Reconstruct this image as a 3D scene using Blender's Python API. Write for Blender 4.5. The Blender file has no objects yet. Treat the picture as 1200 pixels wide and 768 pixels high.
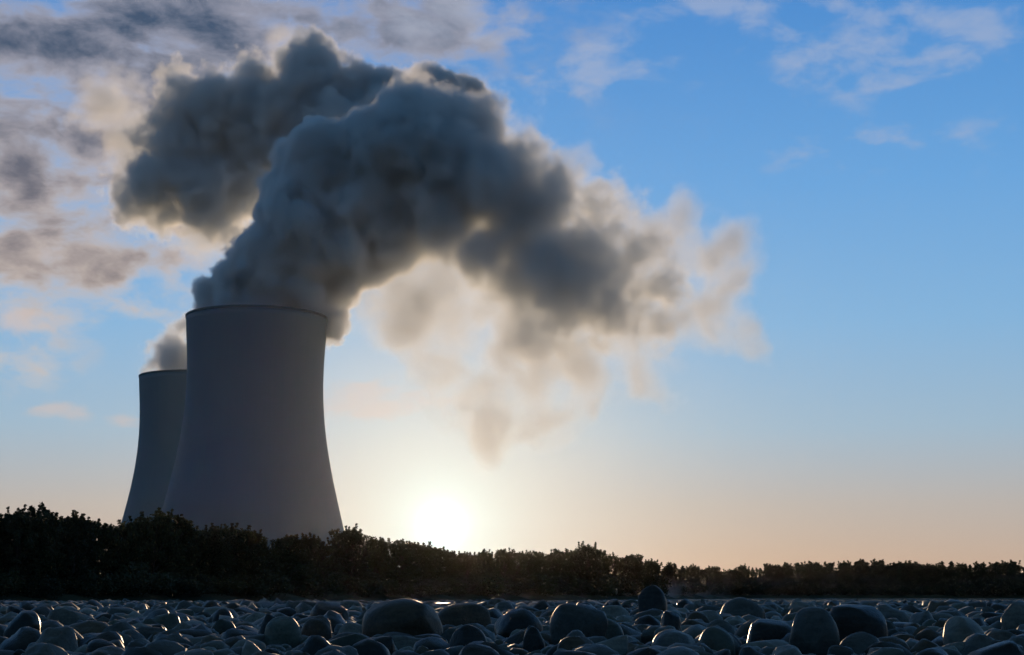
import bpy, math, random
import numpy as np
from mathutils import Vector, Matrix, Euler, noise as mn

R = math.radians
scene = bpy.context.scene
C = scene.collection
random.seed(7)
rng = np.random.default_rng(7)

# ------------------------------------------------------------------ camera
FPX = 1800.0                      # focal length in pixels of the 1200 px wide photograph
HOR = 698.0                       # row of the horizon
PITCH = math.atan((HOR - 384.0) / FPX)
EYE = 0.34
cd = bpy.data.cameras.new('camera')
cd.sensor_width = 36.0
cd.lens = 36.0 * FPX / 1200.0
cd.clip_start = 0.05
cd.clip_end = 30000.0
cam = bpy.data.objects.new('camera', cd)
C.objects.link(cam)
cam.location = (0, 0, EYE)
cam.rotation_euler = (R(90) + PITCH, 0, 0)
scene.camera = cam
CP, SP = math.cos(PITCH), math.sin(PITCH)


def ray(px, py):
    u = (px - 600.0) / FPX
    v = (384.0 - py) / FPX
    return Vector((u, CP - v * SP, SP + v * CP))


def at(px, py, Y):
    d = ray(px, py)
    return Vector((0, 0, EYE)) + d * (Y / d.y)


def to_px(p):
    x, y, z = p[0], p[1], p[2] - EYE
    f = y * CP + z * SP
    v = -y * SP + z * CP
    return 600 + FPX * x / f, 384 - FPX * v / f


# ------------------------------------------------------------------ sky, sun, exposure
SUN_PX = (517, 617)
sd = ray(*SUN_PX).normalized()
SUN_EL = math.asin(sd.z)
SUN_AZ = math.atan2(sd.x, sd.y)   # from +Y towards +X

world = bpy.data.worlds.new('World')
scene.world = world
world.use_nodes = True
WN, WL = world.node_tree.nodes, world.node_tree.links


class NT:
    """small helper to write node graphs"""
    def __init__(s, tree):
        s.t = tree; s.n = tree.nodes; s.l = tree.links

    def put(s, sock, v):
        if v is None: return
        if isinstance(v, bpy.types.NodeSocket): s.l.new(v, sock)
        else:
            try: sock.default_value = v
            except Exception: sock.default_value = (v, v, v)

    def m(s, op, a, b=None, c=None, clamp=False):
        n = s.n.new('ShaderNodeMath'); n.operation = op; n.use_clamp = clamp
        for i, v in enumerate((a, b, c)): s.put(n.inputs[i], v)
        return n.outputs[0]

    def vm(s, op, a, b=None, scale=None):
        n = s.n.new('ShaderNodeVectorMath'); n.operation = op
        s.put(n.inputs[0], a)
        if b is not None: s.put(n.inputs[1], b)
        if scale is not None: s.put(n.inputs['Scale'], scale)
        return n.outputs['Value'] if op in ('DISTANCE', 'DOT_PRODUCT', 'LENGTH') else n.outputs[0]

    def mr(s, v, a, b, c=0.0, d=1.0, mode='SMOOTHSTEP'):
        n = s.n.new('ShaderNodeMapRange'); n.interpolation_type = mode
        for i, x in enumerate((v, a, b, c, d)): s.put(n.inputs[i], x)
        return n.outputs[0]

    def noise(s, vec, scale, detail=4, rough=0.55, dist=0.0, color=False, lac=2.0):
        n = s.n.new('ShaderNodeTexNoise')
        s.put(n.inputs['Vector'], vec); n.inputs['Scale'].default_value = scale
        n.inputs['Detail'].default_value = detail; n.inputs['Roughness'].default_value = rough
        n.inputs['Distortion'].default_value = dist; n.inputs['Lacunarity'].default_value = lac
        return n.outputs['Color'] if color else n.outputs[0]

    def mix(s, f, a, b, mode='MIX', clamp=False):
        n = s.n.new('ShaderNodeMix'); n.data_type = 'RGBA'; n.blend_type = mode; n.clamp_factor = True
        s.put(n.inputs[0], f)
        for i, v in ((6, a), (7, b)):
            if isinstance(v, tuple) and len(v) == 3: v = (*v, 1.0)
            s.put(n.inputs[i], v)
        return n.outputs[2]

    def ramp(s, f, stops, interp='LINEAR'):
        n = s.n.new('ShaderNodeValToRGB'); n.color_ramp.interpolation = interp
        e = n.color_ramp.elements
        while len(e) < len(stops): e.new(0.5)
        for k, (p, c) in enumerate(stops):
            e[k].position = p
            e[k].color = (*c, 1.0) if len(c) == 3 else c
        s.put(n.inputs[0], f)
        return n.outputs[0]

    def sep(s, v):
        n = s.n.new('ShaderNodeSeparateXYZ'); s.put(n.inputs[0], v); return n.outputs

    def comb(s, x, y, z):
        n = s.n.new('ShaderNodeCombineXYZ')
        for i, v in enumerate((x, y, z)): s.put(n.inputs[i], v)
        return n.outputs[0]


def lin(r, g, b):
    f = lambda c: (c / 255.0) / 12.92 if c <= 10 else ((c / 255.0 + 0.055) / 1.055) ** 2.4
    return (f(r), f(g), f(b))


def build_world():
    for n in list(WN): WN.remove(n)
    k = NT(world.node_tree)
    out = WN.new('ShaderNodeOutputWorld')
    bg = WN.new('ShaderNodeBackground'); bg.inputs['Strength'].default_value = 0.1
    WL.new(bg.outputs[0], out.inputs[0])
    tc = WN.new('ShaderNodeTexCoord')
    dirv = k.vm('NORMALIZE', tc.outputs['Generated'])
    sky = WN.new('ShaderNodeTexSky'); sky.sky_type = 'NISHITA'; sky.sun_disc = False
    sky.sun_elevation = SUN_EL; sky.sun_rotation = SUN_AZ
    sky.air_density = 1.0; sky.dust_density = 0.6; sky.ozone_density = 2.5
    xyz = k.sep(dirv)
    el = k.m('MULTIPLY', k.m('ARCSINE', xyz[2]), 180 / math.pi)       # degrees
    az = k.m('MULTIPLY', k.m('ARCTAN2', xyz[0], xyz[1]), 180 / math.pi)
    cosang = k.vm('DOT_PRODUCT', dirv, tuple(sd))
    ang = k.m('MULTIPLY', k.m('ARCCOSINE', k.m('MINIMUM', cosang, 0.9999999)), 180 / math.pi)
    # clear evening air: warm at the horizon, blue above
    grad = k.ramp(k.m('DIVIDE', el, 60.0, clamp=True), [
        (0.0, lin(194, 167, 150)), (0.022, lin(196, 174, 160)), (0.055, lin(186, 180, 178)), (0.10, lin(160, 188, 210)),
        (0.165, lin(134, 184, 226)), (0.25, lin(108, 170, 228)), (0.36, lin(80, 146, 216)), (0.5, lin(66, 122, 188)), (0.75, lin(84, 118, 150)), (1.0, lin(92, 118, 140))])
    # the side of the sky away from the sun is much dimmer
    away = k.mr(ang, 24.0, 100.0, 0.0, 1.0)
    grad = k.mix(1.0, grad, k.mix(away, (1.0, 1.0, 1.0), (0.30, 0.40, 0.41)), 'MULTIPLY')
    nish = k.mix(1.0, sky.outputs[0], (0.07, 0.085, 0.1), 'MULTIPLY')
    base = k.mix(0.12, grad, nish)
    # brightening of the air round the low sun
    w1 = k.m('POWER', 2.718281828, k.m('MULTIPLY', k.m('POWER', k.m('DIVIDE', ang, 7.0), 2.0), -1.0))
    w2 = k.m('POWER', 2.718281828, k.m('MULTIPLY', k.m('DIVIDE', ang, 1.7), -1.0))
    base = k.mix(k.m('MULTIPLY', w1, 0.85), base, lin(214, 212, 204))
    # ---- clouds, as noise on the sky sphere
    p = k.comb(az, k.m('MULTIPLY', el, 1.9), 0.0)
    warp = k.vm('SCALE', k.vm('SUBTRACT', k.noise(p, 0.16, 3, color=True), (0.5, 0.5, 0.5)), scale=2.6)
    pw = k.vm('ADD', p, warp)
    n1 = k.noise(pw, 0.17, 6, 0.52)
    n2 = k.noise(k.vm('ADD', pw, (31.0, 7.0, 0.0)), 0.42, 6, 0.53)

    def blob(ca, ce, ra, re):
        a = k.m('POWER', k.m('DIVIDE', k.m('SUBTRACT', az, ca), ra), 2.0)
        b = k.m('POWER', k.m('DIVIDE', k.m('SUBTRACT', el, ce), re), 2.0)
        return k.m('POWER', 2.718281828, k.m('MULTIPLY', k.m('ADD', a, b), -1.0))
    pa = lambda px, py: (math.degrees(math.atan2(ray(px, py).x, ray(px, py).y)), math.degrees(math.asin(ray(px, py).normalized().z)))
    def bl(px, py, rx, ry): return blob(*pa(px, py), rx / 31.4, ry / 31.4)
    big = k.m('ADD', k.m('ADD', bl(60, 90, 300, 130), k.m('MULTIPLY', bl(30, 230, 150, 80), 0.8)), k.m('ADD', bl(70, 320, 130, 55), k.m('ADD', bl(330, 10, 260, 70), k.m('MULTIPLY', bl(10, 430, 60, 30), 0.5))))
    cov = k.m('ADD', k.m('MULTIPLY', big, 0.26), k.m('ADD', 0.5, k.m('ADD', k.m('MULTIPLY', k.m('SUBTRACT', n1, 0.5), 1.3), k.m('MULTIPLY', k.m('SUBTRACT', n2, 0.5), 0.75))))
    c1 = k.mr(cov, 0.48, 0.84)
    thick = k.m('MULTIPLY', k.mr(cov, 0.56, 1.0), k.mr(k.noise(k.vm('ADD', pw, (5.0, 60.0, 0.0)), 0.5, 6, 0.6), 0.25, 0.7, 0.5, 1.05))
    small = k.m('ADD', bl(1060, 55, 170, 55), k.m('ADD', bl(700, 85, 110, 35), k.m('ADD', bl(850, 5, 120, 25), k.m('ADD', bl(510, 20, 110, 40),
            k.m('ADD', bl(65, 482, 45, 14), k.m('ADD', k.m('MULTIPLY', bl(1040, 170, 170, 30), 0.6), k.m('ADD', bl(150, 492, 26, 10), k.m('ADD', bl(20, 380, 60, 20), bl(440, 470, 120, 30)))))))))
    c2 = k.m('MULTIPLY', k.mr(k.m('ADD', n2, k.m('MULTIPLY', small, 0.30)), 0.60, 0.88), 0.50)
    c2 = k.m('MULTIPLY', c2, k.m('MINIMUM', k.m('MULTIPLY', small, 2.0), 1.0))
    lowf = k.mr(el, 6.0, 22.0)
    cloud_lit = k.mix(lowf, lin(226, 204, 184), lin(178, 176, 188))
    cloud_dark = k.mix(lowf, lin(140, 124, 118), lin(64, 80, 102))
    ccol = k.mix(thick, cloud_lit, cloud_dark)
    c1 = k.m('MULTIPLY', c1, k.m('MINIMUM', k.m('MULTIPLY', big, 3.0), 1.0))
    base = k.mix(k.m('MULTIPLY', c1, 0.94), base, ccol)
    base = k.mix(c2, base, k.mix(lowf, lin(214, 192, 180), lin(176, 184, 204)))
    # the sun itself, just above the tree tops
    w3 = k.m('POWER', 2.718281828, k.m('MULTIPLY', k.m('POWER', k.m('DIVIDE', ang, 0.55), 2.0), -1.0))
    glow = k.m('ADD', k.m('MULTIPLY', w2, 0.50), k.m('MULTIPLY', w3, 0.8))
    disc = k.m('MULTIPLY', k.mr(ang, 0.24, 0.34, 1.0, 0.0), 14.0)
    base = k.mix(1.0, base, k.comb(k.m('MULTIPLY', glow, 0.42), glow, k.m('MULTIPLY', glow, 1.03)), 'ADD')
    base = k.mix(1.0, base, k.comb(disc, k.m('MULTIPLY', disc, 0.85), k.m('MULTIPLY', disc, 0.6)), 'ADD')
    # below the horizon: the dim land
    base = k.mix(k.mr(el, -1.0, -0.2, 1.0, 0.0), base, (0.02, 0.022, 0.022))
    base = k.mix(1.0, base, (10.0, 10.0, 10.0), 'MULTIPLY')
    WL.new(base, bg.inputs['Color'])


build_world()

ld = bpy.data.lights.new('sun', 'SUN')
ld.energy = 4.6
ld.angle = R(0.5)
ld.color = (1.0, 0.70, 0.42)
sun = bpy.data.objects.new('sun', ld)
C.objects.link(sun)
sun.rotation_euler = (-sd).to_track_quat('-Z', 'Y').to_euler()

scene.view_settings.view_transform = 'Standard'
scene.view_settings.look = 'None'
scene.view_settings.gamma = 1.0
scene.view_settings.exposure = 0.0
scene.view_settings.use_curve_mapping = False
cy = scene.cycles
cy.use_denoising = True
cy.max_bounces = 8
cy.diffuse_bounces = 2
cy.glossy_bounces = 2
cy.volume_bounces = 8
cy.transmission_bounces = 2
cy.transparent_max_bounces = 8
cy.volume_step_rate = 2.0
cy.volume_max_steps = 512
cy.use_adaptive_sampling = True
cy.adaptive_threshold = 0.02
cy.sample_clamp_indirect = 6.0


# ------------------------------------------------------------------ helpers
def mat(name):
    m = bpy.data.materials.new(name); m.use_nodes = True
    k = NT(m.node_tree)
    for n in list(k.n): k.n.remove(n)
    out = k.n.new('ShaderNodeOutputMaterial')
    return m, k, out


def principled(k, out, color, rough, spec=0.5, normal=None):
    b = k.n.new('ShaderNodeBsdfPrincipled')
    k.put(b.inputs['Base Color'], (*color, 1.0) if isinstance(color, tuple) else color)
    k.put(b.inputs['Roughness'], rough)
    b.inputs['Specular IOR Level'].default_value = spec
    if normal is not None: k.l.new(normal, b.inputs['Normal'])
    k.l.new(b.outputs[0], out.inputs['Surface'])
    return b


def bump(k, h, strength, dist):
    n = k.n.new('ShaderNodeBump'); n.inputs['Strength'].default_value = strength
    n.inputs['Distance'].default_value = dist
    k.l.new(h, n.inputs['Height']); return n.outputs[0]


def mesh_np(name, verts, faces, smooth=True):
    """mesh from numpy arrays; faces is (n, 3) or (n, 4)"""
    me = bpy.data.meshes.new(name)
    nv, nf, s = len(verts), len(faces), faces.shape[1]
    me.vertices.add(nv); me.vertices.foreach_set('co', np.ascontiguousarray(verts, dtype=np.float32).ravel())
    me.loops.add(nf * s); me.loops.foreach_set('vertex_index', np.ascontiguousarray(faces, dtype=np.int32).ravel())
    me.polygons.add(nf)
    me.polygons.foreach_set('loop_start', np.arange(0, nf * s, s, dtype=np.int32))
    if smooth: me.polygons.foreach_set('use_smooth', np.ones(nf, dtype=bool))
    me.update(calc_edges=True)
    me.validate()
    return me


def link(name, me, material=None, parent=None):
    o = bpy.data.objects.new(name, me)
    if material is not None and not me.materials: me.materials.append(material)
    C.objects.link(o)
    if parent is not None: o.parent = parent
    return o


def tag(o, label=None, cat=None, group=None, kind=None):
    if label: o['label'] = label
    if cat: o['category'] = cat
    if group: o['group'] = group
    if kind: o['kind'] = kind
    return o


def empty(name, loc, rz=0.0):
    o = bpy.data.objects.new(name, None); C.objects.link(o)
    o.location = loc; o.rotation_euler = (0, 0, rz); o.empty_display_size = 0.5
    return o


def ico(sub):
    import bmesh
    bm = bmesh.new(); bmesh.ops.create_icosphere(bm, subdivisions=sub, radius=1.0)
    v = np.array([x.co[:] for x in bm.verts]); bm.faces.ensure_lookup_table()
    f = np.array([[x.index for x in p.verts] for p in bm.faces]); bm.free()
    return v, f


# ------------------------------------------------------------------ lie of the land
BANK_PX = [-400, -150, 0, 250, 450, 600, 750, 850, 1000, 1200, 1500]
BANK_D = [190, 196, 205, 235, 300, 360, 440, 560, 600, 600, 610]


def bank_xy():
    pts = []
    for p, d in zip(BANK_PX, BANK_D): pts.append(((p - 600) / FPX * d, d))
    return pts


BXY = bank_xy()
BX = np.array([p[0] for p in BXY]); BY = np.array([p[1] for p in BXY])
bank_y = lambda x: np.interp(x, BX, BY)


def sstep(a, b, x):
    t = np.clip((x - a) / (b - a), 0, 1); return t * t * (3 - 2 * t)


def ground_z(x, y):
    bar = 1 - sstep(46, 62, y)
    bank = sstep(-14, -2, y - bank_y(x))
    rise = sstep(16, 60, y - bank_y(x))
    return -1.6 + 1.6 * bar + 2.2 * bank + (3.2 + 4.6 * sstep(20, 140, x)) * rise


def build_ground():
    xs = np.concatenate([np.linspace(-9000, -700, 14), np.linspace(-600, 600, 161), np.linspace(700, 9000, 14)])
    ys = np.concatenate([np.linspace(-3000, -60, 8), np.linspace(-40, 700, 186), np.linspace(760, 14000, 24)])
    X, Y = np.meshgrid(xs, ys)
    Z = ground_z(X, Y)
    v = np.stack([X, Y, Z], -1).reshape(-1, 3)
    nx, ny = len(xs), len(ys)
    i = np.arange(nx * ny).reshape(ny, nx)
    f = np.stack([i[:-1, :-1], i[:-1, 1:], i[1:, 1:], i[1:, :-1]], -1).reshape(-1, 4)
    m, k, out = mat('gravel_and_soil')
    g = k.n.new('ShaderNodeNewGeometry').outputs['Position']
    n = k.noise(g, 6.0, 6)
    col = k.ramp(n, [(0.3, (0.03, 0.03, 0.028)), (0.7, (0.10, 0.095, 0.085))])
    far = k.mr(k.sep(g)[1], 62, 90)
    col = k.mix(far, col, k.mix(k.noise(g, 0.3, 4), (0.025, 0.035, 0.015), (0.06, 0.06, 0.03)))
    principled(k, out, col, 0.85, 0.3, bump(k, k.noise(g, 14.0, 5), 0.8, 0.03))
    o = link('ground', mesh_np('ground', v, f), m)
    tag(o, kind='structure')


build_ground()


def build_river():
    xs = np.linspace(-600, 600, 61)
    near = np.full_like(xs, 50.0); far = bank_y(xs) - 1.0
    v = np.concatenate([np.stack([xs, near, np.full_like(xs, -0.85)], -1), np.stack([xs, far, np.full_like(xs, -0.85)], -1)])
    n = len(xs); i = np.arange(n - 1)
    f = np.stack([i, i + 1, n + i + 1, n + i], -1)
    m, k, out = mat('river_water')
    g = k.n.new('ShaderNodeNewGeometry').outputs['Position']
    p = k.vm('MULTIPLY', g, (0.5, 1.6, 1.0))
    principled(k, out, (0.012, 0.018, 0.018), 0.08, 0.5, bump(k, k.noise(p, 1.2, 4), 0.25, 0.05))
    tag(link('river', mesh_np('river', v, f), m), kind='structure')


build_river()


# ------------------------------------------------------------------ cooling towers
def concrete(name, base):
    m, k, out = mat(name)
    tc = k.n.new('ShaderNodeTexCoord').outputs['Object']
    x, y, z = k.sep(tc)
    ang = k.m('ARCTAN2', y, x)
    streak = k.noise(k.comb(k.m('MULTIPLY', ang, 26.0), k.m('MULTIPLY', z, 0.02), 0.0), 1.0, 5, 0.6)
    blot = k.noise(tc, 0.03, 5, 0.6)
    lift = k.m('FRACT', k.m('DIVIDE', z, 1.5))
    seam = k.mr(k.m('ABSOLUTE', k.m('SUBTRACT', lift, 0.5)), 0.44, 0.5)
    rib = k.m('FRACT', k.m('MULTIPLY', ang, 90 / (2 * math.pi)))
    ribl = k.mr(k.m('ABSOLUTE', k.m('SUBTRACT', rib, 0.5)), 0.40, 0.5)
    v = k.m('ADD', k.m('MULTIPLY', k.m('SUBTRACT', streak, 0.5), 0.10), k.m('MULTIPLY', k.m('SUBTRACT', blot, 0.5), 0.20))
    v = k.m('ADD', v, 1.0)
    v = k.m('SUBTRACT', v, k.m('MULTIPLY', seam, 0.025))
    v = k.m('SUBTRACT', v, k.m('MULTIPLY', ribl, 0.012))
    col = k.mix(1.0, base, k.comb(v, v, v), 'MULTIPLY')
    principled(k, out, col, 0.85, 0.3, bump(k, blot, 0.1, 0.3))
    return m


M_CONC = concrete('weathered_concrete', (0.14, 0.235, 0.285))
M_RIM = concrete('rim_concrete', (0.12, 0.18, 0.21))
M_DARK = concrete('column_concrete', (0.2, 0.2, 0.2))  # neutral grey base for the ring of columns

PROF = [(0.085, 119.5), (0.15, 114), (0.22, 108.5), (0.3, 102.3), (0.37, 96.8), (0.447, 91), (0.52, 86.6), (0.59, 83.2), (0.66, 81.1), (0.74, 80.2),
        (0.82, 80.2), (0.90, 81.2), (0.96, 82.6), (1.0, 83.8)]


def lathe(prof, seg=128, closed=False):
    a = np.linspace(0, 2 * math.pi, seg, endpoint=False)
    v = np.concatenate([np.stack([r * np.cos(a), r * np.sin(a), np.full(seg, z)], -1) for r, z in prof])
    n = len(prof); fs = []
    j = np.arange(seg); j2 = (j + 1) % seg
    rows = range(n if closed else n - 1)
    for i in rows:
        i2 = (i + 1) % n
        fs.append(np.stack([i * seg + j, i * seg + j2, i2 * seg + j2, i2 * seg + j], -1))
    return v, np.concatenate(fs)




def tower(axis_px, rim_py, Y, label):
    top = at(axis_px, rim_py, Y)
    H = top.z
    k = H * 0.00306
    root = empty('cooling_tower', (top.x, Y, 0.0))
    tag(root, label, 'cooling tower', 'cooling towers of the power plant')
    zz = np.linspace(0.085, 0.991, 46)
    rr = np.interp(zz, [p[0] for p in PROF], [p[1] for p in PROF])
    # smooth the profile
    c = np.polyfit([p[0] for p in PROF], [p[1] for p in PROF], 5); rr = np.polyval(c, zz)
    outer = [(r * k, z * H) for r, z in zip(rr, zz)]
    inner = [(r * k - 0.9, z * H) for r, z in zip(rr[::-1], zz[::-1])]
    v, f = lathe(outer + inner, 144, True)
    link('shell', mesh_np('tower_shell', v, f), M_CONC, root)
    rt = np.polyval(c, 1.0) * k
    r0 = rr[-1] * k
    v, f = lathe([(r0 + 0.12, 0.991 * H + 0.003), (rt + 0.16, H), (rt - 0.9, H), (r0 - 0.95, 0.991 * H + 0.003)], 144, True)
    link('rim', mesh_np('tower_rim', v, f, False), M_RIM, root)
    # slanted columns that carry the shell, as one ring
    vs, fs, base = [], [], 0
    rb = rr[0] * k; rg = np.polyval(c, 0.0) * k + 2
    n = 44
    for i in range(n):
        for s in (-1, 1):
            a0 = 2 * math.pi * i / n; a1 = a0 + s * math.pi / n
            p = Vector((rg * math.cos(a0), rg * math.sin(a0), -0.2)); q = Vector((rb * math.cos(a1), rb * math.sin(a1), 0.09 * H))
            t = Vector((-math.sin(a0), math.cos(a0), 0)) * 0.45; u = Vector((math.cos(a0), math.sin(a0), 0)) * 0.45
            for e in (p, q):
                for w in (-t - u, t - u, t + u, -t + u): vs.append(tuple(e + w))
            b = base
            fs += [(b, b + 1, b + 5, b + 4), (b + 1, b + 2, b + 6, b + 5), (b + 2, b + 3, b + 7, b + 6), (b + 3, b, b + 4, b + 7)]
            base += 8
    link('column_ring', mesh_np('tower_columns', np.array(vs), np.array(fs), False), M_DARK, root)
    return root, H, rt


TA_Y, TB_Y = 806.0, 1026.0
tA, HA, RA = tower(301.5, 372.5, TA_Y, 'large pale concrete cooling tower standing in front of the other one')
tB, HB, RB = tower(229.0, 442.5, TB_Y, 'smaller looking dark cooling tower half hidden behind the large one')


# ------------------------------------------------------------------ steam
def steam_mats(dens, col, aniso):
    m, k, out = mat('steam_vapour')
    pv = k.n.new('ShaderNodeVolumePrincipled')
    pv.inputs['Color'].default_value = (*col, 1)
    pv.inputs['Density'].default_value = dens
    pv.inputs['Anisotropy'].default_value = aniso
    k.l.new(pv.outputs[0], out.inputs['Volume'])
    c, k2, out2 = mat('steam_body')
    d = k2.n.new('ShaderNodeBsdfDiffuse'); d.inputs['Color'].default_value = (0.78, 0.79, 0.8, 1)
    k2.l.new(d.outputs[0], out2.inputs['Surface'])
    return m, c


def plume(name, blobs, wisps, Y, mats, label, voxel, seed, edge_l, edge_r, fray=11.0):
    """blobs, wisps: (px, py, radius px, depth offset m). A fog grid is computed from them by geometry nodes."""
    rs = random.Random(seed)
    def conv(L):
        o = []
        for b in L:
            Yb = Y + (b[3] if len(b) > 3 else 0) + rs.uniform(-0.35, 0.35) * b[2] * Y / FPX
            o.append((at(b[0], b[1], Yb), b[2] * Y / FPX))
        return o
    B, W = conv(blobs), conv(wisps)
    allb = B + W
    pad = 14.0
    lo = Vector([min(c[i] - r for c, r in allb) - pad for i in range(3)])
    hi = Vector([max(c[i] + r for c, r in allb) + pad for i in range(3)])
    vd = bpy.data.volumes.new(name)
    o = link(name, vd)
    vd.materials.append(mats[0])
    vd.render.step_size = STEP * voxel
    tree = bpy.data.node_groups.new(name + '_fog', 'GeometryNodeTree')
    tree.interface.new_socket('Geometry', in_out='INPUT', socket_type='NodeSocketGeometry')
    tree.interface.new_socket('Geometry', in_out='OUTPUT', socket_type='NodeSocketGeometry')
    k = NT(tree)
    gout = k.n.new('NodeGroupOutput')
    pos = k.n.new('GeometryNodeInputPosition').outputs[0]
    sh = k.vm('ADD', pos, (seed * 37.0, seed * 11.0, seed * 5.0))
    w1 = k.vm('SCALE', k.vm('SUBTRACT', k.noise(sh, 0.022, 2, color=True), (0.5, 0.5, 0.5)), scale=26.0)
    w2 = k.vm('SCALE', k.vm('SUBTRACT', k.noise(sh, 0.09, 2, color=True), (0.5, 0.5, 0.5)), scale=7.0)
    p = k.vm('ADD', pos, k.vm('ADD', w1, w2))

    def union(L, sm):
        d = None
        for c, r in L:
            e = k.m('SUBTRACT', k.vm('DISTANCE', p, tuple(c)), r)
            d = e if d is None else k.m('SMOOTH_MIN', d, e, sm)
        return d
    xr = k.mr(k.sep(pos)[0], at(edge_l[0], 300, Y).x, at(edge_r[0], 300, Y).x)       # 0 at the tower, 1 where the steam frays out
    edge = k.m('ADD', edge_l[1], k.m('MULTIPLY', xr, edge_r[1] - edge_l[1]))
    vor = k.n.new('ShaderNodeTexVoronoi'); vor.voronoi_dimensions = '3D'; vor.feature = 'F1'
    k.l.new(k.vm('ADD', sh, k.vm('SCALE', w2, scale=0.7)), vor.inputs['Vector'])
    vor.inputs['Scale'].default_value = 0.036; vor.inputs['Detail'].default_value = 3.0
    vor.inputs['Roughness'].default_value = 0.62; vor.inputs['Lacunarity'].default_value = 2.4
    vor.normalize = True
    vb = k.m('MULTIPLY', k.m('SUBTRACT', vor.outputs['Distance'], 0.43), 40.0)
    fn = k.m('SUBTRACT', k.noise(sh, 0.07, 6, 0.68), 0.5)
    d = union(B, 5.0)
    d = k.m('ADD', k.m('ADD', d, vb), k.m('MULTIPLY', fn, k.m('ADD', fray, k.m('MULTIPLY', xr, 40.0))))
    nd = k.m('MULTIPLY', d, -1.0)
    a = k.m('DIVIDE', nd, edge, clamp=True)
    b = k.m('DIVIDE', k.m('SUBTRACT', nd, edge), k.m('ADD', 9.0, k.m('MULTIPLY', xr, 14.0)), clamp=True)
    thin = k.m('SUBTRACT', 1.0, k.m('MULTIPLY', xr, 0.45))
    dens = k.m('MULTIPLY', k.m('ADD', k.m('POWER', a, 1.4), k.m('MULTIPLY', b, 0.6)), thin)
    if W:
        wn = k.m('SUBTRACT', k.noise(k.vm('ADD', sh, w1), 0.028, 7, 0.62), 0.5)
        dw = k.m('ADD', union([(c, r * 1.25) for c, r in W], 12.0), k.m('MULTIPLY', wn, 75.0))
        wd = k.m('DIVIDE', k.m('MULTIPLY', dw, -1.0), 30.0, clamp=True)
        wd = k.m('MULTIPLY', k.m('POWER', wd, 1.2), 0.32)
        dens = k.m('MAXIMUM', dens, wd)
    vc = k.n.new('GeometryNodeVolumeCube')
    k.put(vc.inputs['Density'], dens)
    vc.inputs['Min'].default_value = lo; vc.inputs['Max'].default_value = hi
    for i, ax in enumerate('XYZ'):
        vc.inputs['Resolution ' + ax].default_value = max(8, int((hi[i] - lo[i]) / voxel))
    s1 = k.n.new('GeometryNodeSetMaterial'); s1.inputs['Material'].default_value = mats[0]
    k.l.new(vc.outputs[0], s1.inputs[0])
    k.l.new(s1.outputs[0], gout.inputs[0])
    md = o.modifiers.new('fog', 'NODES'); md.node_group = tree
    # the thickest inside of the steam, where nothing can be seen through it, as a body
    cm = bpy.data.meshes.new('steam_core')
    co = link('dense_core', cm, mats[1], o)
    t2 = bpy.data.node_groups.new(name + '_core', 'GeometryNodeTree')
    t2.interface.new_socket('Geometry', in_out='INPUT', socket_type='NodeSocketGeometry')
    t2.interface.new_socket('Geometry', in_out='OUTPUT', socket_type='NodeSocketGeometry')
    k2 = NT(t2)
    go2 = k2.n.new('NodeGroupOutput')
    oi = k2.n.new('GeometryNodeObjectInfo'); oi.inputs['Object'].default_value = o; oi.transform_space = 'RELATIVE'
    vtm = k2.n.new('GeometryNodeVolumeToMesh')
    k2.l.new(oi.outputs['Geometry'], vtm.inputs['Volume'])
    vtm.inputs['Threshold'].default_value = 1.5
    s2 = k2.n.new('GeometryNodeSetMaterial'); s2.inputs['Material'].default_value = mats[1]
    k2.l.new(vtm.outputs[0], s2.inputs[0])
    sm = k2.n.new('GeometryNodeSetShadeSmooth')
    k2.l.new(s2.outputs[0], sm.inputs[0]); k2.l.new(sm.outputs[0], go2.inputs[0])
    co.modifiers.new('body', 'NODES').node_group = t2
    tag(o, label, 'steam plume', 'steam plumes of the cooling towers')
    return o


STEP = 1.4
SM = steam_mats(0.42, (0.940, 0.966, 0.988), 0.2)
A_BLOBS = [(330, 232, 22), (334, 268, 26), (352, 196, 26), (285, 352, 36), (252, 352, 16), (325, 340, 42), (358, 348, 36), (385, 372, 18), (322, 306, 32), (348, 268, 42), (395, 295, 52), (368, 225, 40),
           (422, 240, 58), (383, 186, 40), (432, 190, 55), (452, 275, 46), (485, 165, 62), (490, 232, 58), (540, 160, 52), (525, 255, 40), (562, 210, 56),
           (605, 195, 42), (612, 250, 52), (645, 235, 42), (652, 300, 50), (692, 290, 46), (682, 348, 40), (722, 330, 40), (632, 345, 34), (575, 125, 22), (660, 385, 34), (750, 345, 30), (655, 335, 50), (705, 370, 34), (600, 330, 38), (575, 290, 40), (760, 380, 30), (700, 240, 34), (770, 340, 34), (720, 365, 40), (690, 320, 50), (620, 300, 50), (740, 290, 34), (520, 200, 60)]
A_WISPS = [(880, 370, 22), (815, 400, 26), (790, 230, 24), (470, 330, 36), (510, 320, 40), (545, 335, 44), (580, 360, 46), (440, 360, 26), (620, 385, 46), (570, 420, 40), (560, 500, 34), (520, 430, 40), (600, 340, 40), (680, 430, 44), (740, 430, 36), (840, 300, 34), (540, 400, 40), (640, 480, 30), (480, 390, 34), (800, 270, 34), (870, 330, 24), (530, 300, 40), (755, 300, 45), (795, 310, 38), (825, 355, 36), (600, 400, 48), (560, 370, 45), (622, 440, 40), (560, 450, 36), (500, 345, 42), (725, 390, 42), (775, 385, 38),
           (580, 485, 28), (735, 255, 30), (855, 380, 22), (450, 345, 32), (410, 385, 18), (660, 210, 34), (610, 150, 26)]
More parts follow.
